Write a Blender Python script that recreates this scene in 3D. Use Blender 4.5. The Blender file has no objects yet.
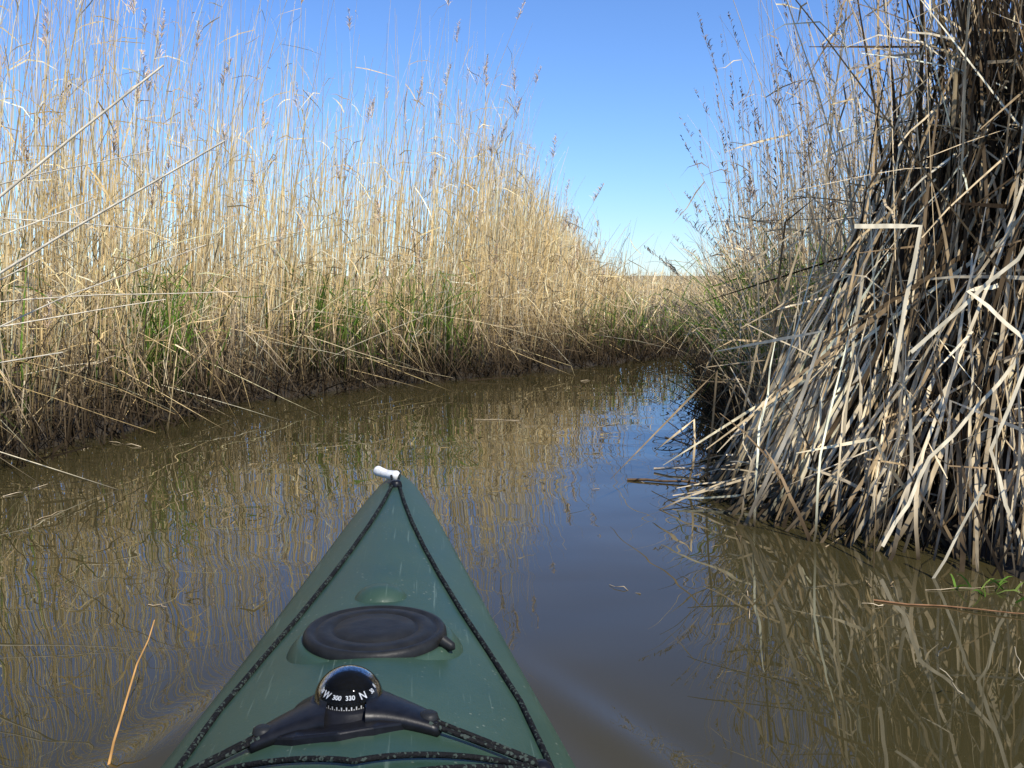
import bpy, math, numpy as np
from mathutils import Vector, Matrix
rng=np.random.default_rng(7)
sc=bpy.context.scene
sc.view_settings.view_transform='Standard'
sc.view_settings.look='None'
sc.view_settings.exposure=0

# ------------------------------------------------------------ helpers
def link(o,parent=None):
    sc.collection.objects.link(o)
    if parent is not None: o.parent=parent
    return o
def mat_new(name):
    m=bpy.data.materials.new(name); m.use_nodes=True
    nt=m.node_tree; b=nt.nodes['Principled BSDF']
    return m,nt,b
def N(nt,t,**kw):
    n=nt.nodes.new(t)
    for k,v in kw.items(): setattr(n,k,v)
    return n
def L(nt,a,b): nt.links.new(a,b)
def mesh_np(name,verts,quads,mat=None,cols=None,smooth=True,parent=None):
    verts=np.asarray(verts,dtype=np.float32); quads=np.asarray(quads,dtype=np.int32)
    me=bpy.data.meshes.new(name)
    me.vertices.add(len(verts)); me.vertices.foreach_set('co',verts.ravel())
    nq=len(quads)
    me.loops.add(nq*4); me.loops.foreach_set('vertex_index',quads.ravel())
    me.polygons.add(nq); me.polygons.foreach_set('loop_start',np.arange(0,nq*4,4,dtype=np.int32))
    me.polygons.foreach_set('loop_total',np.full(nq,4,dtype=np.int32))
    me.polygons.foreach_set('use_smooth',np.full(nq,smooth))
    me.update(calc_edges=True)
    if cols is not None:
        a=me.color_attributes.new('col','FLOAT_COLOR','POINT')
        c=np.ones((len(verts),4),dtype=np.float32); c[:,:3]=cols
        a.data.foreach_set('color',c.ravel())
    if mat: me.materials.append(mat)
    o=bpy.data.objects.new(name,me)
    return link(o,parent)
def norm(v): return v/np.maximum(np.linalg.norm(v,axis=-1,keepdims=True),1e-9)

class Veg:
    def __init__(s): s.v=[];s.f=[];s.c=[];s.n=0
    def add(s,pts,wid,col,sides=3,ref=None):
        if len(pts)==0: return
        Nn,K,_=pts.shape
        T=norm(np.gradient(pts,axis=1))
        if ref is None: ref=norm(rng.normal(size=(Nn,1,3))*np.array([1,1,.25]))
        S=norm(np.cross(T,ref))
        if sides==2:
            ring=np.stack([pts-S*wid[...,None]*.5, pts+S*wid[...,None]*.5],axis=2)
        else:
            B=np.cross(T,S)
            rs=[]
            for i in range(sides):
                a=2*math.pi*i/sides
                rs.append(pts+(S*math.cos(a)+B*math.sin(a))*wid[...,None]*.5)
            ring=np.stack(rs,axis=2)
        m=ring.shape[2]
        idx=(np.arange(Nn*K*m).reshape(Nn,K,m))+s.n
        if m==2:
            q=np.stack([idx[:,:-1,0],idx[:,:-1,1],idx[:,1:,1],idx[:,1:,0]],axis=-1).reshape(-1,4)
        else:
            nx=np.roll(idx,-1,axis=2)
            q=np.stack([idx[:,:-1],nx[:,:-1],nx[:,1:],idx[:,1:]],axis=-1).reshape(-1,4)
        if col.ndim==2: col=np.repeat(col[:,None,:],K,axis=1)
        c=np.repeat(col[:,:,None,:],m,axis=2).reshape(-1,3)
        s.v.append(ring.reshape(-1,3)); s.f.append(q); s.c.append(c); s.n+=Nn*K*m
    def build(s,name,mat,parent=None):
        return mesh_np(name,np.concatenate(s.v),np.concatenate(s.f),mat,np.concatenate(s.c),True,parent)

# ------------------------------------------------------------ shorelines
LS=np.array([(-4.5,-30),(-3.4,-6),(-3,0),(-2.65,3),(-2.35,4.5),(-1.85,6.7),(-1.0,7.75),(-.1,8.5),(1.06,9.8),(1.7,10.7),(2.8,11.4),(6,12.6),(14,15),(40,20)],float)
RS=np.array([(4,-30),(2.6,-6),(2.1,0),(1.6,2.4),(1.4,2.9),(1.15,3.4),(1.0,3.9),(1.2,4.6),(1.32,5.5),(1.42,6.5),(1.65,8.2),(2.5,9.3),(6,10.6),(14,13),(40,17.5)],float)
def pldist(P,line):
    d=np.full(len(P),1e9)
    for a,b in zip(line[:-1],line[1:]):
        ab=b-a; t=np.clip(((P-a)@ab)/(ab@ab),0,1)
        d=np.minimum(d,np.linalg.norm(P-(a+t[:,None]*ab),axis=1))
    return d
poly=np.concatenate([LS,RS[::-1]])
def inside(P):
    c=np.zeros(len(P),bool); n=len(poly)
    for i in range(n):
        a=poly[i];b=poly[(i+1)%n]
        cond=((a[1]>P[:,1])!=(b[1]>P[:,1]))
        x=(b[0]-a[0])*(P[:,1]-a[1])/((b[1]-a[1]) if b[1]!=a[1] else 1e-9)+a[0]
        c^=cond&(P[:,0]<x)
    return c
def info(P):
    dl=pldist(P,LS);dr=pldist(P,RS);ins=inside(P)
    d=np.minimum(dl,dr)
    return dl,dr,ins,np.where(ins,-d,d)
def wob(P,s=1.0,ph=0.):
    return (np.sin(P[:,0]*1.7*s+ph)+np.sin(P[:,1]*2.3*s+1.3+ph)+np.sin((P[:,0]+P[:,1])*4.1*s+ph*2)*.6+np.sin((P[:,0]*.8-P[:,1])*7.3*s)*.4)/3
def ground_z(P):
    _,_,_,sd=info(P)
    sd=sd+wob(P,2.)*.10
    z=np.where(sd<0,np.maximum(-.5,sd*.6),.16*(1-np.exp(-np.maximum(sd,0)/.35)))
    z=z+np.where(sd>0,.03*wob(P,3.,.7),0)
    return z

# ------------------------------------------------------------ materials
def veg_mat(name,transl=0.):
    m,nt,b=mat_new(name); nt.nodes.remove(b)
    at=N(nt,'ShaderNodeAttribute'); at.attribute_name='col'
    tc=N(nt,'ShaderNodeTexCoord')
    mp=N(nt,'ShaderNodeVectorMath',operation='MULTIPLY'); mp.inputs[1].default_value=(40,40,9)
    L(nt,tc.outputs['Object'],mp.inputs[0])
    no=N(nt,'ShaderNodeTexNoise'); no.inputs['Scale'].default_value=1.; no.inputs['Detail'].default_value=0
    L(nt,mp.outputs[0],no.inputs['Vector'])
    mr=N(nt,'ShaderNodeMapRange'); mr.inputs[1].default_value=.3; mr.inputs[2].default_value=.7; mr.inputs[3].default_value=.78; mr.inputs[4].default_value=1.22
    L(nt,no.outputs['Fac'],mr.inputs[0])
    mx=N(nt,'ShaderNodeVectorMath',operation='SCALE')
    L(nt,at.outputs['Color'],mx.inputs[0]); L(nt,mr.outputs[0],mx.inputs['Scale'])
    df=N(nt,'ShaderNodeBsdfDiffuse'); L(nt,mx.outputs[0],df.inputs['Color'])
    out=nt.nodes['Material Output']
    if transl>0:
        tr=N(nt,'ShaderNodeBsdfTranslucent'); L(nt,mx.outputs[0],tr.inputs['Color'])
        ms=N(nt,'ShaderNodeMixShader'); ms.inputs[0].default_value=transl
        L(nt,df.outputs[0],ms.inputs[1]); L(nt,tr.outputs[0],ms.inputs[2])
        L(nt,ms.outputs[0],out.inputs['Surface'])
    else: L(nt,df.outputs[0],out.inputs['Surface'])
    return m
M_reed=veg_mat('dry_reed'); M_catt=veg_mat('dry_cattail'); M_grass=veg_mat('dry_grass')
M_green_leaf=veg_mat('green_leaf',.25)

# ground
m,nt,b=mat_new('marsh_ground')
tc=N(nt,'ShaderNodeTexCoord')
n1=N(nt,'ShaderNodeTexNoise'); n1.inputs['Scale'].default_value=.35; n1.inputs['Detail'].default_value=6; L(nt,tc.outputs['Object'],n1.inputs['Vector'])
n2=N(nt,'ShaderNodeTexNoise'); n2.inputs['Scale'].default_value=14; n2.inputs['Detail'].default_value=4; L(nt,tc.outputs['Object'],n2.inputs['Vector'])
r1=N(nt,'ShaderNodeValToRGB'); r1.color_ramp.elements[0].position=.35; r1.color_ramp.elements[0].color=(.20,.145,.065,1); r1.color_ramp.elements[1].position=.65; r1.color_ramp.elements[1].color=(.40,.31,.16,1)
L(nt,n1.outputs['Fac'],r1.inputs[0])
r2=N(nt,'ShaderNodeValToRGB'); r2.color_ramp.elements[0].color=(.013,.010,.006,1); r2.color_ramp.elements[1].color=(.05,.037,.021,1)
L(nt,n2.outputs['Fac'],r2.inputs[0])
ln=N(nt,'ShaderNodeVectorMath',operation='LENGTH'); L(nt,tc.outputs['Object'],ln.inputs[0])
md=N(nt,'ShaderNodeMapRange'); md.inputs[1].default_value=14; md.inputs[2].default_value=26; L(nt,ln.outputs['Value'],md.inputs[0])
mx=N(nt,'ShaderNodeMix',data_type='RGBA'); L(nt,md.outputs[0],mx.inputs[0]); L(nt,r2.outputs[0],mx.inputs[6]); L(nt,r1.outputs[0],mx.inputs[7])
L(nt,mx.outputs[2],b.inputs['Base Color']); b.inputs['Roughness'].default_value=.85
bp=N(nt,'ShaderNodeBump'); bp.inputs['Strength'].default_value=.6; bp.inputs['Distance'].default_value=.03; L(nt,n2.outputs['Fac'],bp.inputs['Height']); L(nt,bp.outputs[0],b.inputs['Normal'])
M_ground=m

def axis(fine0,fine1,step,far):
    a=list(np.arange(fine0,fine1+1e-6,step)); s=step
    x=fine1
    while x<far: s*=1.25; x+=s; a.append(x)
    s=step; x=fine0; pre=[]
    while x>-far: s*=1.25; x-=s; pre.append(x)
    return np.array(pre[::-1]+a)
def sheet(name,xs,ys,zf,mat):
    X,Y=np.meshgrid(xs,ys,indexing='ij'); P=np.stack([X.ravel(),Y.ravel()],1)
    Z=zf(P); V=np.column_stack([P,Z]); nx,ny=len(xs),len(ys)
    I=np.arange(nx*ny).reshape(nx,ny)
    q=np.stack([I[:-1,:-1],I[1:,:-1],I[1:,1:],I[:-1,1:]],-1).reshape(-1,4)
    return mesh_np(name,V,q,mat)
sheet('ground',axis(-6,6,.09,1500),axis(-2,14,.09,1500),ground_z,M_ground)

# water
m,nt,b=mat_new('murky_water')
tc=N(nt,'ShaderNodeTexCoord')
b.inputs['Roughness'].default_value=.0; b.inputs['IOR'].default_value=1.42
nn=N(nt,'ShaderNodeTexNoise'); nn.inputs['Scale'].default_value=.9; nn.inputs['Detail'].default_value=2; L(nt,tc.outputs['Object'],nn.inputs['Vector'])
rr=N(nt,'ShaderNodeValToRGB'); rr.color_ramp.elements[0].position=.3; rr.color_ramp.elements[0].color=(.040,.034,.013,1); rr.color_ramp.elements[1].position=.7; rr.color_ramp.elements[1].color=(.062,.051,.021,1)
L(nt,nn.outputs['Fac'],rr.inputs[0]); L(nt,rr.outputs[0],b.inputs['Base Color'])
mp=N(nt,'ShaderNodeMapping'); mp.inputs['Rotation'].default_value=(0,0,.25); mp.inputs['Scale'].default_value=(1.2,1.8,1); L(nt,tc.outputs['Object'],mp.inputs[0])
w1=N(nt,'ShaderNodeTexNoise'); w1.inputs['Scale'].default_value=3.0; w1.inputs['Detail'].default_value=0; w1.inputs['Distortion'].default_value=.3; L(nt,mp.outputs[0],w1.inputs['Vector'])
w2=N(nt,'ShaderNodeTexNoise'); w2.inputs['Scale'].default_value=1.0; w2.inputs['Detail'].default_value=0; L(nt,mp.outputs[0],w2.inputs['Vector'])
b1=N(nt,'ShaderNodeBump'); b1.inputs['Strength'].default_value=1; b1.inputs['Distance'].default_value=.0012; L(nt,w1.outputs['Fac'],b1.inputs['Height'])
b2=N(nt,'ShaderNodeBump'); b2.inputs['Strength'].default_value=1; b2.inputs['Distance'].default_value=.006; L(nt,w2.outputs['Fac'],b2.inputs['Height']); L(nt,b1.outputs[0],b2.inputs['Normal'])
L(nt,b2.outputs[0],b.inputs['Normal'])
M_water=m
TIP=np.array([-.29,2.5]); FW=np.array([-.082,.9966]); RT=np.array([.9966,.082])
def water_z(P):
    q=P-TIP; u=-(q@FW); x=q@RT
    a=np.abs(x); z=np.zeros(len(P))
    arm=.10+.42*np.maximum(u,0)
    s=a-arm
    env=np.clip((u-.25)/.5,0,1)*np.exp(-np.maximum(u-1.2,0)/2.)
    z+=.007*env*np.exp(-(s/.10)**2)*np.cos(s/.10*2.2)
    return z
sheet('water',axis(-1.8,2.2,.02,70),axis(-.4,3.2,.02,70),water_z,M_water)

# ------------------------------------------------------------ vegetation
STRAW=np.array([(.82,.62,.31),(.86,.70,.40),(.74,.54,.25),(.86,.75,.50),(.60,.43,.19),(.80,.59,.27)])
GREY=np.array([(.50,.37,.20),(.62,.48,.29),(.30,.22,.12),(.70,.56,.36),(.22,.155,.09)])
DARK=np.array([(.10,.07,.04),(.16,.115,.065),(.065,.046,.028),(.26,.195,.115)])
GREEN=np.array([(.13,.25,.035),(.18,.31,.05),(.10,.19,.025),(.27,.35,.08)])
def pick(pal,n,var=.12):
    c=pal[rng.integers(0,len(pal),n)]
    return np.clip(c*(1+rng.normal(0,var,(n,1))),.01,.88)
def rand_xy(n,x0,x1,y0,y1): return np.column_stack([rng.uniform(x0,x1,n),rng.uniform(y0,y1,n)])
def mud_and_shade(col,pts,zt=.38):  # muddy tint and overhang shade both put into the lower stems' vertex colour
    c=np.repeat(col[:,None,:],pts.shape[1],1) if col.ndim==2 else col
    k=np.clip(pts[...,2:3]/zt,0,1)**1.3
    mud_shade=np.array([.040,.029,.018])
    return c*k+mud_shade*(1-k)

def stems(vg,P,h,col,leanamt,bend,width,bias=(0,0),K=7,leafp=2.0,plume=.2,leafL=(.15,.4),plumecol=None,stain_shade=.38,sides=3,pw=.0038,pn=60,pl=(.05,.15)):
    n=len(P)
    if n==0: return
    z0=ground_z(P)
    base=np.column_stack([P,np.maximum(z0,-.25)-.03])
    az=rng.uniform(0,2*math.pi,n); d=np.column_stack([np.cos(az),np.sin(az)])*np.abs(rng.normal(0,leanamt,(n,1)))+np.array(bias)
    az2=rng.uniform(0,2*math.pi,n); bd=np.column_stack([np.cos(az2),np.sin(az2)])*np.abs(rng.normal(0,bend,(n,1)))+np.array(bias)*.6
    t=np.concatenate([[0,.1],np.linspace(.28,1,K-2)])
    up=h[:,None]*t
    off=h[:,None,None]*(d[:,None,:]*t[None,:,None]+bd[:,None,:]*(t**2.6)[None,:,None])
    ll=np.linalg.norm(off[:,-1],axis=1)/h
    z=up*(1-.35*np.clip(ll,0,1.2)[:,None]*t)
    pts=np.concatenate([base[:,None,:2]+off,(base[:,2:3]+z)[...,None]],axis=2)
    pts[:,1:-1,:2]+=rng.normal(0,.006,(n,K-2,2))
    w=width[:,None]*(1-.72*t**1.5)
    cc=mud_and_shade(col,pts,stain_shade)
    vg.add(pts,w,cc,sides)
    nl=int(n*leafp)
    if nl:
        i=rng.integers(0,n,nl); s=rng.uniform(.2,.97,nl)*(K-1); k=np.minimum(s.astype(int),K-2); f=(s-k)[:,None]
        st=pts[i,k]*(1-f)+pts[i,k+1]*f
        Ln=rng.uniform(*leafL,nl); a=rng.uniform(0,2*math.pi,nl); el=rng.uniform(-.9,1.35,nl); dr=rng.uniform(.05,.9,nl)
        u=np.linspace(0,1,4)
        hor=np.column_stack([np.cos(a),np.sin(a)])*np.cos(el)[:,None]
        lp=np.zeros((nl,4,3)); lp[...,:2]=st[:,None,:2]+hor[:,None,:]*(Ln[:,None]*u)[...,None]
        lp[...,2]=st[:,None,2]+Ln[:,None]*(np.sin(el)[:,None]*u-dr[:,None]*u**2)
        lp[:,1:]+=rng.normal(0,.008,(nl,3,3))
        lw=rng.uniform(.004,.010,nl)[:,None]*np.array([.7,1,.7,.08])
        lc=mud_and_shade(col[i]*rng.uniform(.75,1.1,(nl,1)),lp,stain_shade)
        vg.add(lp,lw,lc,2)
    ip=np.where(rng.random(n)<plume)[0]
    if len(ip):
        m_=pn; ii=np.repeat(ip,m_); nn_=len(ii)
        s=rng.uniform(0,1,nn_)
        Tt=norm(pts[ii,-1]-pts[ii,-2]); st=pts[ii,-1]+Tt*((s-.45)*.22)[:,None]
        side=np.repeat(rng.uniform(0,2*math.pi,len(ip)),m_)+rng.normal(0,1.2,nn_)
        Ln=(1-s*.65)*rng.uniform(*pl,nn_)
        u=np.array([0,.5,1.])
        lp=np.zeros((nn_,3,3)); lp[...,0]=st[:,None,0]+np.cos(side)[:,None]*.42*Ln[:,None]*u; lp[...,1]=st[:,None,1]+np.sin(side)[:,None]*.42*Ln[:,None]*u
        lp[...,2]=st[:,None,2]+Ln[:,None]*(.95*u-.50*u**2)
        pc=pick(plumecol if plumecol is not None else np.array([(.74,.55,.36),(.80,.62,.43),(.66,.48,.32)]),nn_)
        vg.add(lp,np.full((nn_,3),pw)*np.array([.7,1.2,.3]),pc,2)

def sticks(vg,P,zb,length,elev,azim,col,width,stain_shade=.3,kink=.25,sides=3,sag=.1):
    n=len(P)
    if n==0: return
    K=5;u=np.linspace(0,1,K)
    d=np.column_stack([np.cos(azim)*np.cos(elev),np.sin(azim)*np.cos(elev),np.sin(elev)])
    base=np.column_stack([P,zb])
    pts=base[:,None,:]+d[:,None,:]*(length[:,None]*u)[...,None]
    pts[...,2]-=(length[:,None]*sag*rng.uniform(.2,1.6,(n,1)))*u**2
    kk=rng.random(n)<kink; ki=rng.integers(2,K-1,n)
    fold=norm(rng.normal(size=(n,3))+np.array([0,0,-.9]))
    for j in range(1,K):
        mk=kk&(j>=ki)
        if mk.any():
            piv=pts[np.arange(n),np.minimum(ki,K-1)-1]
            step=(length/(K-1))*(j-ki+1)
            pts[mk,j]=piv[mk]+fold[mk]*step[mk][:,None]
    pts[:,1:]+=rng.normal(0,.004,(n,K-1,3))
    pts[...,2]=np.maximum(pts[...,2],-.05)
    w=width[:,None]*(1-.5*u)
    vg.add(pts,w,mud_and_shade(col,pts,stain_shade),sides)

# ---- left reed bed -------------------------------------------------------
vg=Veg()
def left_filter(P,maxd,mind=0.):
    dl,dr,ins,sd=info(P)
    return (~ins)&(dl<dr)&(dl<maxd)&(dl>mind),dl
def edge_e(P): return P[:,0]-(1.10+(P[:,1]-10)*.088)
def edge_fac(P): return np.clip(1-(edge_e(P)+.7)/1.0,0,1)
def edge_h(P): return np.clip(1-(edge_e(P)+1.6)/2.0,.36,1)
P=rand_xy(30000,-8,2,.6,13)
ok,dl=left_filter(P,2.8)
ok&=(rng.random(len(P))<.30+.14*wob(P,1.1))&(rng.random(len(P))<edge_fac(P))
P=P[ok];dl=dl[ok]
h=np.clip(rng.normal(2.65,.52,len(P)),1.0,3.7)
h=np.where(rng.random(len(P))<.42,rng.uniform(.5,2.1,len(P)),h)*np.clip(.72+dl*.25,.72,1)*edge_h(P)*np.where(P[:,1]<7.3,1.12,1)
stems(vg,P,h,pick(STRAW,len(P)),.085,.08,rng.uniform(.005,.0098,len(P)),bias=(.05,-.01),leafp=1.5,plume=.08,stain_shade=.6)
P=rand_xy(20000,-5,2,.8,13); ok,dl=left_filter(P,.9); ok&=rng.random(len(P))<edge_fac(P)*.46; P=P[ok]
stems(vg,P,rng.uniform(.3,1.5,len(P)),pick(np.vstack([STRAW,GREY]),len(P)),.22,.22,rng.uniform(.005,.009,len(P)),bias=(.08,-.08),leafp=1.8,plume=0,stain_shade=.6,sides=2)
# dark tangled root mass on the bank face
P=rand_xy(46000,-5,6,.8,13.5); dl,dr,ins,sd=info(P); P=P[(dl<dr)&(sd>-.22)&(sd<.28)]; n=len(P)
sticks(vg,P,np.full(n,-.05)+rng.uniform(0,.12,n),rng.uniform(.12,.55,n),rng.normal(1.15,.4,n),rng.uniform(0,6.28,n),pick(DARK,n,.3),rng.uniform(.005,.014,n),.40,.35,sides=2)
# stems hanging from the bank down into the water
P=rand_xy(30000,-5,6,.8,13.5); dl,dr,ins,sd=info(P); P=P[(dl<dr)&(sd>-.12)&(sd<.2)]; n=len(P)
sticks(vg,P,rng.uniform(.15,.62,n),rng.uniform(.2,.65,n),rng.normal(-.95,.35,n),rng.normal(-.75,.75,n),pick(np.vstack([DARK,GREY]),n,.25),rng.uniform(.004,.009,n),.42,.2,sides=2)
# broken grey stems
P=rand_xy(26000,-5,6,.8,13.5); ok,dl=left_filter(P,.7); ok&=rng.random(len(P))<.42; P=P[ok]; n=len(P)
sticks(vg,P,np.maximum(ground_z(P),0)+rng.uniform(0,.8,n)*(rng.random(n)),rng.uniform(.12,.6,n),rng.uniform(-.9,1.4,n),rng.uniform(0,6.28,n),pick(np.vstack([GREY,STRAW[[0,4]]]),n,.25),rng.uniform(.004,.010,n),.5,.4,sides=2)
P=rand_xy(3200,-5,2.2,.8,12.5); ok,dl=left_filter(P,.6); P=P[ok]; n=len(P)
sticks(vg,P,rng.uniform(.2,1.1,n),rng.uniform(.4,1.3,n),rng.uniform(-.7,.5,n),rng.uniform(0,6.28,n),pick(STRAW,n),rng.uniform(.004,.007,n),.35,.35)
P=rand_xy(1500,-5,2,.8,12); ok,dl=left_filter(P,.3); P=P[ok][:50]; n=len(P)
sticks(vg,P,rng.uniform(.12,.45,n),rng.uniform(.5,1.3,n),rng.uniform(-.5,-.12,n),rng.normal(-.6,.6,n),pick(STRAW,n),rng.uniform(.004,.007,n),.1,.1,sag=.02)
# deep filler
P=rand_xy(20000,-16,4,1,24); ok,dl=left_filter(P,10,2.8); ok&=(rng.random(len(P))<.30)&(rng.random(len(P))<edge_fac(P)); P=P[ok]; n=len(P)
stems(vg,P,np.clip(rng.normal(2.1,.55,n),.8,3.2)*edge_h(P),pick(STRAW*.95,n),.08,.07,rng.uniform(.015,.024,n),bias=(.04,0),leafp=.7,plume=.05,K=5,pn=24,sides=2,stain_shade=.1)
P=rand_xy(18000,-1,6,10,44); ok,dl=left_filter(P,60,1.0); e=edge_e(P); ok&=(e<0)&(e>-1.8-.03*P[:,1])&(rng.random(len(P))<.45); P=P[ok]; n=len(P)
stems(vg,P,np.clip(rng.normal(2.2,.45,n),.8,3.1)*edge_h(P),pick(STRAW,n),.08,.07,rng.uniform(.014,.024,n),bias=(.05,0),leafp=.8,plume=.10,K=5,pn=24,sides=2,stain_shade=.1)
def hero(vg,a,b_,w,c,sag=.05,K=8,sides=4,tip=.4):
    a=np.array(a,float);b_=np.array(b_,float);u=np.linspace(0,1,K)
    pts=a+(b_-a)*u[:,None]; pts[:,2]+=sag*np.sin(math.pi*u)
    pts[1:-1]+=rng.normal(0,.004,(K-2,3))
    vg.add(pts[None],(w*(1-(1-tip)*u))[None],np.array([c]),sides)
HC=(.74,.65,.48)
for a,b_,w in [((-2.7,2.8,-.05),(-1.05,3.1,1.48),.017),((-2.75,3.0,0.05),(-.9,3.2,1.27),.015),((-2.8,2.6,.25),(-1.35,3.3,1.10),.013),
               ((-2.6,3.2,.2),(-1.0,3.3,.95),.010),((-2.9,3.1,.5),(-1.55,3.2,1.85),.012),((-2.7,2.7,.75),(-1.4,3.0,1.72),.009),
               ((-3,3.5,.35),(-1.45,4.2,.75),.009),((-3,3.6,.6),(-1.2,4.4,.78),.008),((-2.8,3.9,.9),(-1.3,3.7,1.3),.008),
               ((-2.9,3.0,1.0),(-1.2,3.4,1.0),.008),((-2.8,3.2,.1),(-1.5,3.2,.9),.010),((-2.6,3.0,.25),(-1.35,3.0,.62),.009)]:
    hero(vg,a,b_,w,HC)
vg.build('reed_bed',M_reed)

# ---- low marsh beyond the bend ------------------------------------------
vg=Veg()
P=rand_xy(36000,0,30,10,60)
dl,dr,ins,sd=info(P); e=P[:,0]-(.9+(P[:,1]-10)*.085)
pr=np.clip(14/P[:,1],.1,1)
ok=(~ins)&(dl<dr)&(e>-.6)&(rng.random(len(P))<.55*pr)&(P[:,0]<P[:,1]*.5)
P=P[ok]; n=len(P)
hh=np.where(P[:,1]<14,rng.uniform(.3,.9,n),rng.uniform(.4,1.1,n))
stems(vg,P,hh,pick(np.vstack([STRAW,GREY[[1,3]]]),n),.25,.22,rng.uniform(.008,.014,n)*(1+P[:,1]*.03),bias=(.05,-.05),leafp=2,plume=0,K=5,leafL=(.1,.3),stain_shade=.3,sides=2)
vg.build('marsh_grass',M_grass)

# ---- green shoots --------------------------------------------------------
vg=Veg()
def shoots(cx,cy,rx,ry,n,h0,h1,bias=(0,0)):
    P=np.column_stack([rng.normal(cx,rx,n),rng.normal(cy,ry,n)])
    dl,dr,ins,sd=info(P); P=P[~ins]; n=len(P)
    stems(vg,P,rng.uniform(h0,h1,n),pick(GREEN,n,.2),.13,.2,rng.uniform(.009,.015,n),bias=bias,leafp=1.5,plume=0,K=6,stain_shade=.5,sides=2)
for a in [(-1.55,7.8,.25,.14,110,.6,1.0),(-.75,8.4,.22,.14,110,.6,.95),(-2.25,6.3,.14,.3,90,.6,1.05),(-2.7,4.7,.12,.3,55,.8,1.15),(-2.9,4.0,.12,.2,35,.9,1.25)]: shoots(*a,bias=(.08,-.12))
for a in [(1.60,5.5,.16,.35,260,.6,1.15),(1.7,6.5,.15,.4,120,.5,.95)]: shoots(*a,bias=(-.12,-.05))
P=rand_xy(1400,.6,3.2,9.6,12.6);dl,dr,ins,sd=info(P); P=P[(~ins)&(dl<dr)&(dl<.7)]; n=len(P)
stems(vg,P,rng.uniform(.3,.7,n),pick(GREEN,n),.2,.2,rng.uniform(.007,.011,n),leafp=1,plume=0,K=5,stain_shade=.4,sides=2)
P=np.column_stack([rng.normal(1.30,.05,14),rng.normal(2.62,.05,14)])
K=5;u=np.linspace(0,1,K);az=rng.uniform(0,6.28,14)
pts=np.zeros((14,K,3));r=rng.uniform(.04,.1,14)
pts[...,0]=P[:,0:1]+np.cos(az)[:,None]*r[:,None]*u;pts[...,1]=P[:,1:2]+np.sin(az)[:,None]*r[:,None]*u;pts[...,2]=-.02+.1*u-.06*u**2
vg.add(pts,np.full((14,K),.006)*np.array([.8,1,.9,.6,.1]),pick(GREEN,14),2)
vg.build('green_shoots',M_green_leaf)

# ---- right bank grass ----------------------------------------------------
RG=np.array([(.68,.53,.31),(.56,.42,.24),(.74,.60,.37),(.46,.34,.20),(.76,.61,.36)])
PC=np.array([(.20,.155,.13),(.26,.20,.16),(.34,.27,.21)])
vg=Veg()
P=rand_xy(30000,.8,8,4.0,13); dl,dr,ins,sd=info(P)
ok=(~ins)&(dr<dl)&(dr<2.4)&(rng.random(len(P))<.34+.22*wob(P,1.3,2.)); P=P[ok];dr=dr[ok];n=len(P)
h=np.clip(rng.normal(1.95,.45,n),.5,2.75)
h=np.where(rng.random(n)<.5,rng.uniform(.5,1.6,n),h)*np.clip(.92+dr*.15,.9,1.1)
stems(vg,P,h,pick(RG,n),.09,.10,rng.uniform(.0040,.0072,n),bias=(-.06,-.01),leafp=1.5,plume=.26,leafL=(.10,.30),plumecol=PC,pn=26,pw=.0048,pl=(.03,.08),stain_shade=.6)
P=rand_xy(12000,.8,4,4.0,10); dl,dr,ins,sd=info(P); P=P[(~ins)&(dr<dl)&(dr<.45)&(rng.random(len(P))<.5)]; n=len(P)
stems(vg,P,rng.uniform(.4,1.3,n),pick(RG,n),.2,.2,rng.uniform(.004,.0065,n),bias=(-.16,-.06),leafp=1.6,plume=.05,plumecol=PC,pn=24,stain_shade=.6,sides=2)
P=rand_xy(20000,.8,4,4.0,10); dl,dr,ins,sd=info(P); P=P[(dr<dl)&(sd>-.14)&(sd<.3)]; n=len(P)
sticks(vg,P,np.full(n,-.05)+rng.uniform(0,.15,n),rng.uniform(.12,.5,n),rng.normal(1.2,.4,n),rng.uniform(0,6.28,n),pick(DARK,n,.25),rng.uniform(.005,.011,n),.5,sides=2)
P=rand_xy(6500,1.8,12,3,18); dl,dr,ins,sd=info(P); P=P[(~ins)&(dr<dl)&(dr>2.2)&(rng.random(len(P))<.7)]; n=len(P)
stems(vg,P,np.clip(rng.normal(1.9,.42,n),.8,2.8),pick(RG,n),.1,.1,rng.uniform(.010,.015,n),leafp=1.6,plume=.2,plumecol=PC,K=5,pn=20,pw=.006,pl=(.03,.08),sides=2)
vg.build('tall_grass',M_grass)

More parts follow.
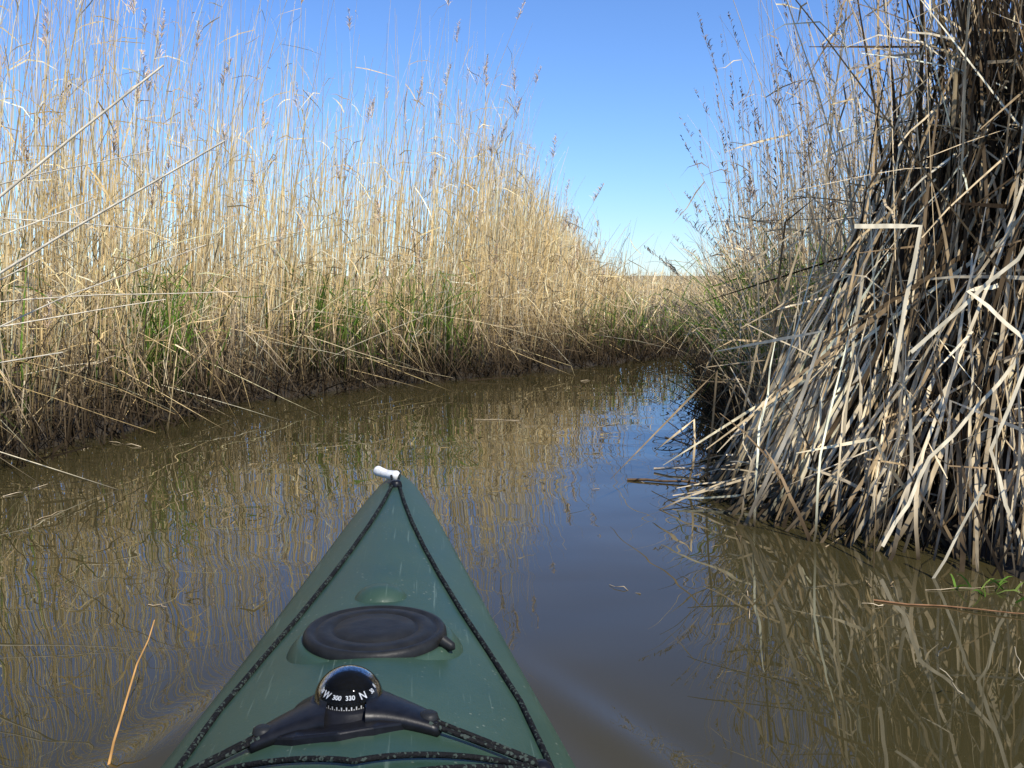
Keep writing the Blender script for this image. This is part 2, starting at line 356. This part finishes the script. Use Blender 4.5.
# ---- collapsed cattail clump --------------------------------------------
CG=np.array([(.70,.56,.35),(.56,.43,.25),(.80,.67,.45),(.40,.29,.16),(.82,.71,.50),(.26,.18,.10)])
vg=Veg()
def fan(n,cx,cy,rx,ry,apex,aj,r0,r1,tops,pal,w0,w1,a0=0,a1=6.283,bow=.12,tw=.0,droop=.45):
    a=rng.uniform(a0,a1,n); r=rng.uniform(r0,r1,n)
    bx=cx+np.cos(a)*rx*r; by=cy+np.sin(a)*ry*r
    P=np.column_stack([bx,by]); base=np.column_stack([P,np.maximum(ground_z(P),-.08)])
    ap=np.array(apex)+rng.normal(size=(n,3))*np.array([aj,aj,.22])
    s=rng.uniform(*tops,n); top=base+(ap-base)*s[:,None]
    top[:,:2]+=rng.normal(0,tw,(n,2))
    K=8;u=np.linspace(0,1,K)
    pts=base[:,None,:]+(top-base)[:,None,:]*u[None,:,None]
    outw=np.column_stack([np.cos(a),np.sin(a),np.zeros(n)])
    pts+=outw[:,None,:]*(rng.normal(bow,.12,n)[:,None]*np.sin(math.pi*u)*-.6)[...,None]
    pts[:,1:]+=rng.normal(0,.005,(n,K-1,3))
    dk=rng.random(n)<droop
    ln=np.linalg.norm(top-base,axis=1)
    fd=norm(rng.normal(size=(n,3))*np.array([1,1,.5])+np.array([-.3,-.2,-1.]))
    ki=rng.integers(4,7,n)
    for j in range(4,K):
        mk=dk&(j>=ki)
        pv=pts[np.arange(n),ki-1]
        pts[mk,j]=pv[mk]+fd[mk]*((j-ki[mk]+1)*ln[mk]/K*.9)[:,None]
    pts[...,2]=np.maximum(pts[...,2],-.04)
    w=rng.uniform(w0,w1,n)[:,None]*np.array([.8,1,1,.95,.9,.75,.55,.2])
    vg.add(pts,w,mud_and_shade(pick(pal,n,.18),pts,.22),2)
DK=np.array([(.055,.039,.023),(.085,.06,.035),(.04,.028,.018),(.15,.108,.063)])  # near-black inner blades; shade inside the clump is put into their colour
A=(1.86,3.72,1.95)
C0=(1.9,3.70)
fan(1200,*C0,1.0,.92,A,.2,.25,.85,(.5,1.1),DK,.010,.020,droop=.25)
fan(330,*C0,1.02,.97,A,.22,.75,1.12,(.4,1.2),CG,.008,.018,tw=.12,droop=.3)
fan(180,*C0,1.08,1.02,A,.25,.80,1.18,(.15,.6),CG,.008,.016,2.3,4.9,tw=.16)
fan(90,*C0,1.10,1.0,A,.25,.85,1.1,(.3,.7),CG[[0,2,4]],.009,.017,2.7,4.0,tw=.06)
n=300
a=rng.uniform(2.0,5.4,n); r=rng.uniform(.5,1.05,n); hz=rng.uniform(.05,1.7,n)
rad=(1-hz/2.4)
P=np.column_stack([C0[0]+np.cos(a)*1.0*rad*r,C0[1]+np.sin(a)*.9*rad*r])
sticks(vg,P,hz,rng.uniform(.15,.6,n),rng.uniform(-1.4,.6,n),a+rng.normal(0,1.0,n),pick(CG,n,.2),rng.uniform(.006,.014,n),.12,.4,sides=2)
n=220
P=np.column_stack([rng.normal(2.1,.35,n),rng.normal(3.9,.4,n)])
stems(vg,P,rng.uniform(1.5,2.7,n),pick(CG[[0,1,3,4]],n),.12,.12,rng.uniform(.008,.014,n),bias=(-.04,-.02),leafp=1.5,plume=0,sides=2,leafL=(.3,.7))
n=46
P=np.column_stack([rng.uniform(.95,1.35,n),rng.uniform(3.5,4.0,n)])
sticks(vg,P,rng.uniform(.03,.18,n),rng.uniform(.2,.5,n),rng.uniform(-.25,.12,n),rng.normal(math.pi,.35,n),pick(CG[[0,2,4]],n),rng.uniform(.007,.012,n),.02,.1,sides=2)
def bent(pl,w,c):
    pl=np.array(pl,float)
    pts=[]
    for p,q in zip(pl[:-1],pl[1:]):
        for t in np.linspace(0,1,5)[:-1]: pts.append(p+(q-p)*t)
    pts.append(pl[-1]); pts=np.array(pts); pts[1:-1]+=rng.normal(0,.003,(len(pts)-2,3))
    vg.add(pts[None],np.full((1,len(pts)),w),np.array([c]),2,ref=np.array([[[.2,-1,.1]]]))
LC=(.76,.66,.46)
bent([(1.05,3.1,1.0),(1.25,3.1,1.0),(1.19,3.1,.55)],.014,LC)
bent([(1.50,3.1,.82),(1.36,3.0,.80),(1.55,2.9,.62)],.013,LC)
bent([(1.55,3.05,.60),(1.25,2.95,.30),(1.1,2.9,.05)],.012,LC)
bent([(1.6,2.9,.9),(1.38,2.85,.35),(1.5,2.85,.02)],.012,LC)
bent([(1.75,3.0,1.35),(1.5,3.0,.9),(1.2,3.0,.62)],.012,LC)
bent([(1.12,3.35,-.1),(1.13,3.35,.45),(1.17,3.35,.85)],.010,(.5,.42,.28))
bent([(1.30,2.7,.28),(1.18,2.75,-.02)],.009,LC)
vg.build('cattail_clump',M_catt)

# ---- floating stems and twigs -------------------------------------------
vg=Veg()
hero(vg,(-.70,1.60,-.03),(-.72,1.95,.16),.007,(.50,.28,.10),.0)
hero(vg,(.95,2.55,.002),(1.5,2.35,.01),.006,(.30,.16,.08),.0)
hero(vg,(.48,4.1,.003),(1.0,3.95,.01),.012,(.14,.09,.05),.0)
hero(vg,(.62,4.3,.01),(1.1,4.15,.06),.012,(.6,.5,.36),.0)
for k in range(9):
    x=rng.uniform(.9,1.35);y=rng.uniform(1.6,2.2)
    hero(vg,(x,y,-.03),(x+rng.uniform(-.12,.12),y+rng.uniform(-.1,.1),rng.uniform(.02,.10)),.004,(.5,.42,.28),.0)
n=46
P=rand_xy(n*6,-2.6,1.4,2.4,10); _,_,ins,sd=info(P); q=P-TIP
P=P[ins&(np.abs(q@RT)>.5)][:n]; n=len(P)
sticks(vg,P,np.full(n,.002),rng.uniform(.03,.3,n),np.zeros(n),rng.uniform(0,6.28,n),pick(GREY,n),rng.uniform(.002,.005,n),.001,.0,sag=0)
vg.build('floating_stems',M_reed)

# ------------------------------------------------------------ KAYAK
ang=math.atan2(.082,.9966)
kay=bpy.data.objects.new('kayak',None); link(kay); kay.location=(TIP[0],TIP[1],0); kay.rotation_euler=(0,0,ang)
U =[0,.012,.035,.08,.17,.35,.6,.95,1.35,1.5,1.9,2.4,2.9,3.5,4.2,4.8,5.1,5.2]
Wd=[.012,.030,.042,.052,.073,.107,.150,.205,.265,.281,.297,.300,.300,.280,.215,.115,.04,.012]
G =[.335,.333,.330,.325,.315,.298,.275,.252,.236,.232,.226,.222,.220,.222,.235,.255,.275,.28]
C =[.348,.352,.354,.354,.350,.342,.335,.328,.328,.332,.350,.345,.300,.280,.285,.295,.300,.29]
Kl=[.26,.20,.15,.11,.07,.0,-.06,-.10,-.115,-.12,-.12,-.12,-.12,-.12,-.10,-.04,.08,.2]
fw=lambda u:np.interp(u,U,Wd); fg=lambda u:np.interp(u,U,G); fc=lambda u:np.interp(u,U,C); fk=lambda u:np.interp(u,U,Kl)
def sm(f,u,r=.05):
    return (f(u)*2+f(np.clip(u-r,0,5.2))+f(np.clip(u+r,0,5.2)))/4
def rr_(u): return np.minimum(.08,np.asarray(u)*.6)
def hw(u): return sm(fw,u,rr_(u))
def deck_z(x,u):
    w=hw(u); g=sm(fg,u,rr_(u)); c=sm(fc,u,rr_(u)); a=np.clip(np.abs(x)/w,0,1)
    return g+(c-g)*(1-a**1.7)
us=np.unique(np.concatenate([np.linspace(0,.1,16),np.linspace(.1,1.7,70),np.linspace(1.7,5.1,60),np.linspace(5.1,5.2,8)]))
rows=[]
for u in us:
    w=float(hw(u));g=float(sm(fg,u,float(rr_(u))));k=float(sm(fk,u,float(rr_(u))))
    sec=[]
    xs=np.linspace(-1,1,33)
    xs=np.sign(xs)*np.abs(xs)**.9
    for x in xs:
        sec.append((x*w,-u,float(deck_z(x*w,u))))
    th=np.linspace(0,math.pi,25)[1:-1]
    sec.append((w*1.012,-u,g-.006))
    for t in th:
        sx_=math.cos(t); sec.append((w*np.sign(sx_)*abs(sx_)**.7,-u,g-.012+(k-g)*math.sin(t)**.8))
    sec.append((-w*1.012,-u,g-.006))
    rows.append(sec)
V=np.array(rows); nr,nc,_=V.shape; I=np.arange(nr*nc).reshape(nr,nc)
nx=np.roll(I,-1,axis=1)
q=np.stack([I[:-1],I[1:],nx[1:],nx[:-1]],-1).reshape(-1,4)
m,nt,b=mat_new('green_hull_plastic')
tc=N(nt,'ShaderNodeTexCoord')
n1=N(nt,'ShaderNodeTexNoise'); n1.inputs['Scale'].default_value=7; n1.inputs['Detail'].default_value=8; n1.inputs['Roughness'].default_value=.65; L(nt,tc.outputs['Object'],n1.inputs['Vector'])
rp=N(nt,'ShaderNodeValToRGB'); rp.color_ramp.elements[0].position=.3; rp.color_ramp.elements[0].color=(.023,.054,.034,1); rp.color_ramp.elements[1].position=.72; rp.color_ramp.elements[1].color=(.044,.080,.052,1)
L(nt,n1.outputs['Fac'],rp.inputs[0])
vo=N(nt,'ShaderNodeTexVoronoi'); vo.inputs['Scale'].default_value=75; vo.inputs['Randomness'].default_value=1; L(nt,tc.outputs['Object'],vo.inputs['Vector'])
vr=N(nt,'ShaderNodeMapRange'); vr.inputs[1].default_value=.10; vr.inputs[2].default_value=.17; vr.inputs[3].default_value=1; vr.inputs[4].default_value=0; L(nt,vo.outputs['Distance'],vr.inputs[0])
n3=N(nt,'ShaderNodeTexNoise'); n3.inputs['Scale'].default_value=11; L(nt,tc.outputs['Object'],n3.inputs['Vector'])
n3r=N(nt,'ShaderNodeMapRange'); n3r.inputs[1].default_value=.47; n3r.inputs[2].default_value=.60; L(nt,n3.outputs['Fac'],n3r.inputs[0])
mu=N(nt,'ShaderNodeMath',operation='MULTIPLY'); L(nt,vr.outputs[0],mu.inputs[0]); L(nt,n3r.outputs[0],mu.inputs[1])
mu2=N(nt,'ShaderNodeMath',operation='MULTIPLY'); mu2.inputs[1].default_value=.6; L(nt,mu.outputs[0],mu2.inputs[0])
mc=N(nt,'ShaderNodeMix',data_type='RGBA'); L(nt,mu2.outputs[0],mc.inputs[0]); L(nt,rp.outputs[0],mc.inputs[6]); mc.inputs[7].default_value=(.20,.22,.16,1)
ms_=N(nt,'ShaderNodeMapping'); ms_.inputs['Scale'].default_value=(160,5,20); ms_.inputs['Rotation'].default_value=(0,0,.12); L(nt,tc.outputs['Object'],ms_.inputs[0])
n4=N(nt,'ShaderNodeTexNoise'); n4.inputs['Scale'].default_value=1; n4.inputs['Detail'].default_value=2; L(nt,ms_.outputs[0],n4.inputs['Vector'])
n4r=N(nt,'ShaderNodeMapRange'); n4r.inputs[1].default_value=.66; n4r.inputs[2].default_value=.74; n4r.inputs[4].default_value=.4; L(nt,n4.outputs['Fac'],n4r.inputs[0])
mc2=N(nt,'ShaderNodeMix',data_type='RGBA'); L(nt,n4r.outputs[0],mc2.inputs[0]); L(nt,mc.outputs[2],mc2.inputs[6]); mc2.inputs[7].default_value=(.16,.22,.17,1)
L(nt,mc2.outputs[2],b.inputs['Base Color'])
rg=N(nt,'ShaderNodeMapRange'); rg.inputs[3].default_value=.30; rg.inputs[4].default_value=.58; L(nt,n1.outputs['Fac'],rg.inputs[0]); L(nt,rg.outputs[0],b.inputs['Roughness'])
b.inputs['Specular IOR Level'].default_value=.38
n5=N(nt,'ShaderNodeTexNoise'); n5.inputs['Scale'].default_value=220; n5.inputs['Detail'].default_value=2; L(nt,tc.outputs['Object'],n5.inputs['Vector'])
bb=N(nt,'ShaderNodeBump'); bb.inputs['Strength'].default_value=.25; bb.inputs['Distance'].default_value=.0008; L(nt,n5.outputs['Fac'],bb.inputs['Height']); L(nt,bb.outputs[0],b.inputs['Normal'])
M_green=m
hull=mesh_np('hull',V.reshape(-1,3),q,M_green,parent=kay)
import bmesh
bm=bmesh.new(); bm.from_mesh(hull.data); bm.verts.ensure_lookup_table()
for row in (I[0],I[-1][::-1]):
    try:
        f=bm.faces.new([bm.verts[i] for i in row]); f.smooth=True
    except Exception as ex: print(ex)
bmesh.ops.recalc_face_normals(bm,faces=bm.faces); bm.to_mesh(hull.data); bm.free()

def plain(name,col,rough=.5,spec=.5,bump=0,scale=200):
    m,nt,b=mat_new(name)
    tc=N(nt,'ShaderNodeTexCoord'); n=N(nt,'ShaderNodeTexNoise'); n.inputs['Scale'].default_value=scale; n.inputs['Detail'].default_value=4; L(nt,tc.outputs['Object'],n.inputs['Vector'])
    r=N(nt,'ShaderNodeValToRGB'); r.color_ramp.elements[0].position=.3; r.color_ramp.elements[1].position=.7
    r.color_ramp.elements[0].color=(*[c*.75 for c in col],1); r.color_ramp.elements[1].color=(*[min(1,c*1.3) for c in col],1)
    L(nt,n.outputs['Fac'],r.inputs[0]); L(nt,r.outputs[0],b.inputs['Base Color'])
    b.inputs['Roughness'].default_value=rough; b.inputs['Specular IOR Level'].default_value=spec
    if bump:
        bu=N(nt,'ShaderNodeBump'); bu.inputs['Distance'].default_value=bump; L(nt,n.outputs['Fac'],bu.inputs['Height']); L(nt,bu.outputs[0],b.inputs['Normal'])
    return m
M_rub=plain('black_rubber',(.016,.0165,.016),.48,.22,.0012,45)
M_blk=plain('black_plastic',(.008,.008,.009),.38,.28,.0003,120)
M_card=plain('black_card',(.006,.006,.006),.8,.1,0,120)
M_wht=plain('pale_plastic',(.72,.72,.68),.4,.5,0,80)
M_ink=plain('white_print',(.8,.8,.78),.5,.3,0,80)
M_skirt=plain('spraydeck_fabric',(.02,.02,.022),.8,.3,.001,90)
m,nt,b=mat_new('flecked_cord')
tc=N(nt,'ShaderNodeTexCoord'); vo=N(nt,'ShaderNodeTexVoronoi'); vo.inputs['Scale'].default_value=330; L(nt,tc.outputs['Object'],vo.inputs['Vector'])
r=N(nt,'ShaderNodeValToRGB'); r.color_ramp.interpolation='CONSTANT'; r.color_ramp.elements[0].color=(.008,.008,.008,1); r.color_ramp.elements[1].position=.80; r.color_ramp.elements[1].color=(.045,.06,.048,1)
sp=N(nt,'ShaderNodeSeparateColor'); L(nt,vo.outputs['Color'],sp.inputs[0]); L(nt,sp.outputs[0],r.inputs[0]); L(nt,r.outputs[0],b.inputs['Base Color']); b.inputs['Roughness'].default_value=.75; b.inputs['Specular IOR Level'].default_value=.15
bu=N(nt,'ShaderNodeBump'); bu.inputs['Distance'].default_value=.001; L(nt,vo.outputs['Distance'],bu.inputs['Height']); L(nt,bu.outputs[0],b.inputs['Normal'])
M_cord=m

def tube(name,pts,r,mat,parent,cyc=False,sides=10,radii=None):
    pts=np.array(pts,float)
    K=len(pts); T=norm(np.gradient(pts,axis=0)); ref=np.array([0,0,1.])
    S=norm(np.cross(T,ref)+1e-6); B=np.cross(T,S)
    if radii is None: radii=np.full(K,r)
    a=np.linspace(0,2*math.pi,sides,endpoint=False)
    V=pts[:,None,:]+(S[:,None,:]*np.cos(a)[None,:,None]+B[:,None,:]*np.sin(a)[None,:,None])*np.asarray(radii)[:,None,None]
    I=np.arange(K*sides).reshape(K,sides); nx=np.roll(I,-1,1)
    q=np.stack([I[:-1],nx[:-1],nx[1:],I[1:]],-1).reshape(-1,4)
    return mesh_np(name,V.reshape(-1,3),q,mat,parent=parent)
def lathe(name,prof,mat,parent,loc,rot=(0,0,0),seg=48,sx=1,sy=1):
    prof=np.array(prof,float); a=np.linspace(0,2*math.pi,seg,endpoint=False)
    V=np.stack([prof[:,0][:,None]*np.cos(a)*sx,prof[:,0][:,None]*np.sin(a)*sy,np.repeat(prof[:,1][:,None],seg,1)],-1)
    I=np.arange(len(prof)*seg).reshape(len(prof),seg); nx=np.roll(I,-1,1)
    q=np.stack([I[:-1],nx[:-1],nx[1:],I[1:]],-1).reshape(-1,4)
    o=mesh_np(name,V.reshape(-1,3),q,mat,parent=parent); o.location=loc; o.rotation_euler=rot
    return o
def arcpts(a,b_,n=30): return [tuple(np.array(a)+(np.array(b_)-np.array(a))*t) for t in np.linspace(0,1,n)]
def on_deck(path,r,lift=0.0,n=30):
    out=[]
    for (x0,u0),(x1,u1) in zip(path[:-1],path[1:]):
        for t in np.linspace(0,1,n)[:-1]:
            x=x0+(x1-x0)*t;u=u0+(u1-u0)*t; out.append((x,-u,float(deck_z(x,u))+r+lift))
    x,u=path[-1]; out.append((x,-u,float(deck_z(x,u))+r+lift)); return out
for i,s in enumerate((-1,1)):
    path=[(s*.008,.155)]+[(s*(.008+(float(hw(u))*.84-.008)*min(1,((u-.155)/1.0))**.8),u) for u in (.3,.45,.6,.75,.9,1.05,1.2,1.35,1.5,1.9)]
    tube(f'deck_line_{i+1}',on_deck(path,.003),.0042,M_cord,kay)
lathe('bow_fitting',[(.0,.012),(.009,.012),(.013,.008),(.015,.0),(.015,-.01)],M_blk,kay,(0,-.155,float(deck_z(0,.155))+.002))
lp=[(.010*math.sin(t)+(-.002),-.095+.055*math.cos(t),.355+.012*abs(math.sin(t))+.004*math.cos(t)) for t in np.linspace(0,2*math.pi,40)]
tube('toggle_loop',lp,.003,M_cord,kay)
uu=np.linspace(-1,1,24); rad=np.interp(np.abs(uu),[0,.5,.8,.93,1],[.0105,.012,.013,.010,.001])
tube('bow_toggle',[(-.024+.030*t,-.085-.022*t,.366-.004*t+.003*t*t) for t in uu],.01,M_wht,kay,radii=rad,sides=16)
# hatch
HU=1.075
hz=float(deck_z(0,HU))-.019
lathe('hatch_rim',[(.136,-.03),(.126,-.010),(.116,.003),(.110,.007),(.104,.007),(.098,.003)],M_green,kay,(0,-HU,hz+.004),seg=72)
lathe('hatch_lid',[(.0,.0215),(.03,.021),(.058,.0195),(.060,.0165),(.064,.0165),(.066,.0195),(.084,.019),(.087,.0160),(.092,.0160),(.095,.019),(.101,.018),(.1045,.013),(.1055,.006),(.1045,.0),(.100,-.006)],M_rub,kay,(0,-HU,hz+.006),seg=96)
tabp=[(.098+.018*t,-HU-.045-.008*t,hz+.018-.010*t) for t in np.linspace(0,1,10)]
tube('hatch_tab',tabp,.008,M_rub,kay,radii=np.interp(np.linspace(0,1,10),[0,.8,1],[.009,.007,.001]))
pr=[(.0001,.015),(.012,.0145),(.022,.012),(.032,.008),(.040,.002),(.046,-.006)]
lathe('deck_boss',pr,M_green,kay,(0,-.905,float(deck_z(0,.905))-.001),sx=.95,sy=1.0)
FU=1.40
for i,(x,u) in enumerate([(-.21,FU),(.21,FU)]):
    lathe(f'deck_fitting_{i+1}',[(.0001,.014),(.008,.013),(.013,.009),(.016,.002),(.016,-.008)],M_blk,kay,(x,-u,float(deck_z(x,u))))
for i,(a,b_,c_) in enumerate([((-.21,FU+.005),(0,1.495),(.21,FU+.005)),((-.21,FU+.01),(0,1.55),(.21,FU+.01))]):
    tube(f'bungee_{i+1}',on_deck([a,b_,c_],.003,.003),.0034,M_cord,kay)
lathe('coaming',[(.0,.03),(.9,.025),(.98,.02),(1.0,.0),(.99,-.02),(1.0,-.06)],M_skirt,kay,(0,-2.5,.345),sx=.215,sy=.40)

# ------------------------------------------------------------ COMPASS
CU=1.335; cz=float(deck_z(0,CU))-.012; CX=-.018; CS=1.18
R4=Matrix.Rotation(ang,4,'Z')
cp=bpy.data.objects.new('deck_compass',None); link(cp)
wl=Matrix.Translation((TIP[0],TIP[1],0))@R4@Vector((CX,-CU,cz)); cp.location=wl; cp.rotation_euler=(0,0,ang); cp.scale=(CS,)*3
dz=lambda x,y:(float(deck_z(x*CS+CX,CU-y*CS))-cz)/CS
lathe('base_ring',[(.0001,.018),(.030,.018),(.036,.021),(.040,.018),(.046,.012),(.058,.006),(.064,-.004)],M_blk,cp,(0,0,0))
def arm(s):
    K=16;u=np.linspace(0,1,K); V=[]
    for t in u:
        x=s*(.020+.075*t); y=-.016-.024*t**1.2; zz=.007+dz(x,y)
        hh=.012*(1-.4*t); ww=.037*(1-.55*t**.8)
        if t>.97: hh*=.4; ww*=.5
        for a in np.linspace(0,2*math.pi,12,endpoint=False):
            V.append((x,y+ww*np.sign(math.cos(a))*abs(math.cos(a))**.6,zz+hh*np.sign(math.sin(a))*abs(math.sin(a))**.6-.002))
    V=np.array(V); I=np.arange(K*12).reshape(K,12); nx=np.roll(I,-1,1)
    q=np.stack([I[:-1],nx[:-1],nx[1:],I[1:]],-1).reshape(-1,4)
    q=np.vstack([q]+[[I[-1][k],I[-1][k+1],I[-1][10-k],I[-1][11-k]] for k in range(5)])
    mesh_np('arm_'+('left' if s<0 else 'right'),V,q,M_blk,parent=cp)
    lathe('hook_'+('left' if s<0 else 'right'),[(.0001,.003),(.006,.003),(.009,.001),(.010,-.003)],M_rub,cp,(s*.082,-.037,.014+dz(s*.082,-.037)))
arm(-1);arm(1)
bm=bmesh.new()
out=[(-.085,-.040),(-.05,-.022),(.05,-.022),(.075,-.040),(.03,-.070),(-.005,-.080),(-.05,-.068)]
lo=[bm.verts.new((x,y,dz(x,y)-.004)) for x,y in out]; hi=[bm.verts.new((x*.96,-.045+(y+.045)*.92,dz(x,y)+.009)) for x,y in out]
bm.faces.new(hi); n=len(out)
for i in range(n): bm.faces.new([lo[i],lo[(i+1)%n],hi[(i+1)%n],hi[i]])
bmesh.ops.recalc_face_normals(bm,faces=bm.faces)
me=bpy.data.meshes.new('foot_plate'); bm.to_mesh(me); bm.free(); me.materials.append(M_blk)
fo=bpy.data.objects.new('foot_plate',me); link(fo,cp); bv=fo.modifiers.new('b','BEVEL'); bv.width=.003; bv.segments=3
lathe('card',[(.0001,.036),(.010,.038),(.020,.033),(.0265,.026),(.0285,.021),(.0285,.016)],M_card,cp,(0,0,0))
dm,nt,b=mat_new('clear_dome')
gl=N(nt,'ShaderNodeBsdfGlossy'); gl.inputs['Roughness'].default_value=.03
tr=N(nt,'ShaderNodeBsdfTransparent'); tr.inputs['Color'].default_value=(.80,.81,.81,1); fr=N(nt,'ShaderNodeFresnel'); fr.inputs['IOR'].default_value=1.18
mx=N(nt,'ShaderNodeMixShader'); L(nt,fr.outputs[0],mx.inputs[0]); L(nt,tr.outputs[0],mx.inputs[1]); L(nt,gl.outputs[0],mx.inputs[2]); L(nt,mx.outputs[0],nt.nodes['Material Output'].inputs['Surface'])
nzc=N(nt,'ShaderNodeTexNoise'); nzc.inputs['Scale'].default_value=30; L(nt,nzc.outputs['Fac'],gl.inputs['Color'])
# black inner bowl behind the card, then the clear dome
lathe('bowl',[(.0001,.046),(.012,.0445),(.020,.041),(.024,.037),(.0245,.030),(.0245,.018)],M_card,cp,(0,.006,0))
lathe('dome',[(.0001,.052)]+[(.0355*math.sin(t),.018+.034*math.cos(t)) for t in np.linspace(.12,math.pi/2,14)],dm,cp,(0,0,0))
labels={0:'N',30:'30',60:'60',90:'E',120:'120',150:'150',180:'S',210:'210',240:'240',270:'W',300:'300',330:'330'}
for dg,tx in labels.items():
    a=math.radians(-90+((dg+180)%360-180)+38)
    if math.sin(a)>.75: continue
    cu=bpy.data.curves.new('label_'+tx,'FONT'); cu.body=tx; cu.size=.0105 if len(tx)==1 else .0065; cu.align_x='CENTER'; cu.align_y='CENTER'; cu.extrude=.0002; cu.offset=.00012
    cu.materials.append(M_ink)
    o=bpy.data.objects.new('label_'+tx,cu); link(o,cp)
    r_=.0262; o.location=(math.cos(a)*r_,math.sin(a)*r_,.0298)
    o.rotation_euler=(math.radians(48),0,a+math.pi/2)
tv=[];tf=[]
for k in range(72):
    a=2*math.pi*k/72; big=k%2==0; z0,z1=(.0165,.0215) if big else (.0165,.019); rr=.0288; dw=.022
    i=len(tv)
    for aa,z in ((a-dw,z0),(a+dw,z0),(a+dw,z1),(a-dw,z1)): tv.append((math.cos(aa)*rr,math.sin(aa)*rr,z+.0))
    tf.append((i,i+1,i+2,i+3))
mesh_np('tick_marks',tv,tf,M_ink,smooth=False,parent=cp)
for i,s in enumerate((-1,1)):
    for j,dy in enumerate((0,.012)):
        x0=s*.082; y0=-.037-dy
        p0=Vector((x0,y0,dz(x0,y0)+.010)); xe=(s*.205-CX)/CS; ye=-(FU+dy*.8-CU)/CS
        p1=Vector((xe,ye,dz(xe,ye)+.010))
        tube(f'strap_{i*2+j+1}',arcpts(p0,p1,12),.0028,M_cord,cp)

# ------------------------------------------------------------ light / sky / camera
EL=math.radians(50); AZ=math.radians(145)
w=bpy.data.worlds.new('World'); sc.world=w; w.use_nodes=True; nt=w.node_tree
sky=nt.nodes.new('ShaderNodeTexSky'); sky.sky_type='NISHITA'; sky.sun_disc=False; sky.sun_elevation=EL; sky.sun_rotation=AZ; sky.air_density=1.0; sky.dust_density=.0; sky.ozone_density=2.2
tn=N(nt,'ShaderNodeVectorMath',operation='MULTIPLY'); tn.inputs[1].default_value=(.66,.90,1.32); L(nt,sky.outputs[0],tn.inputs[0])
bg=nt.nodes['Background']; bg.inputs['Strength'].default_value=.13; nt.links.new(tn.outputs[0],bg.inputs[0])
sl=bpy.data.lights.new('sun','SUN'); sl.energy=5.0; sl.angle=math.radians(.5); sl.color=(1,.94,.84)
so=bpy.data.objects.new('sun',sl); link(so)
sd=Vector((math.sin(AZ)*math.cos(EL),math.cos(AZ)*math.cos(EL),math.sin(EL)))
so.rotation_euler=sd.to_track_quat('Z','Y').to_euler(); so.location=(0,0,20)
cam=bpy.data.cameras.new('camera'); cam.sensor_width=36; cam.lens=36*1000/1024; cam.clip_start=.02; cam.clip_end=5000
co=bpy.data.objects.new('camera',cam); link(co); co.location=(0,0,.85); co.rotation_euler=(math.radians(90-6.2),0,0)
sc.camera=co
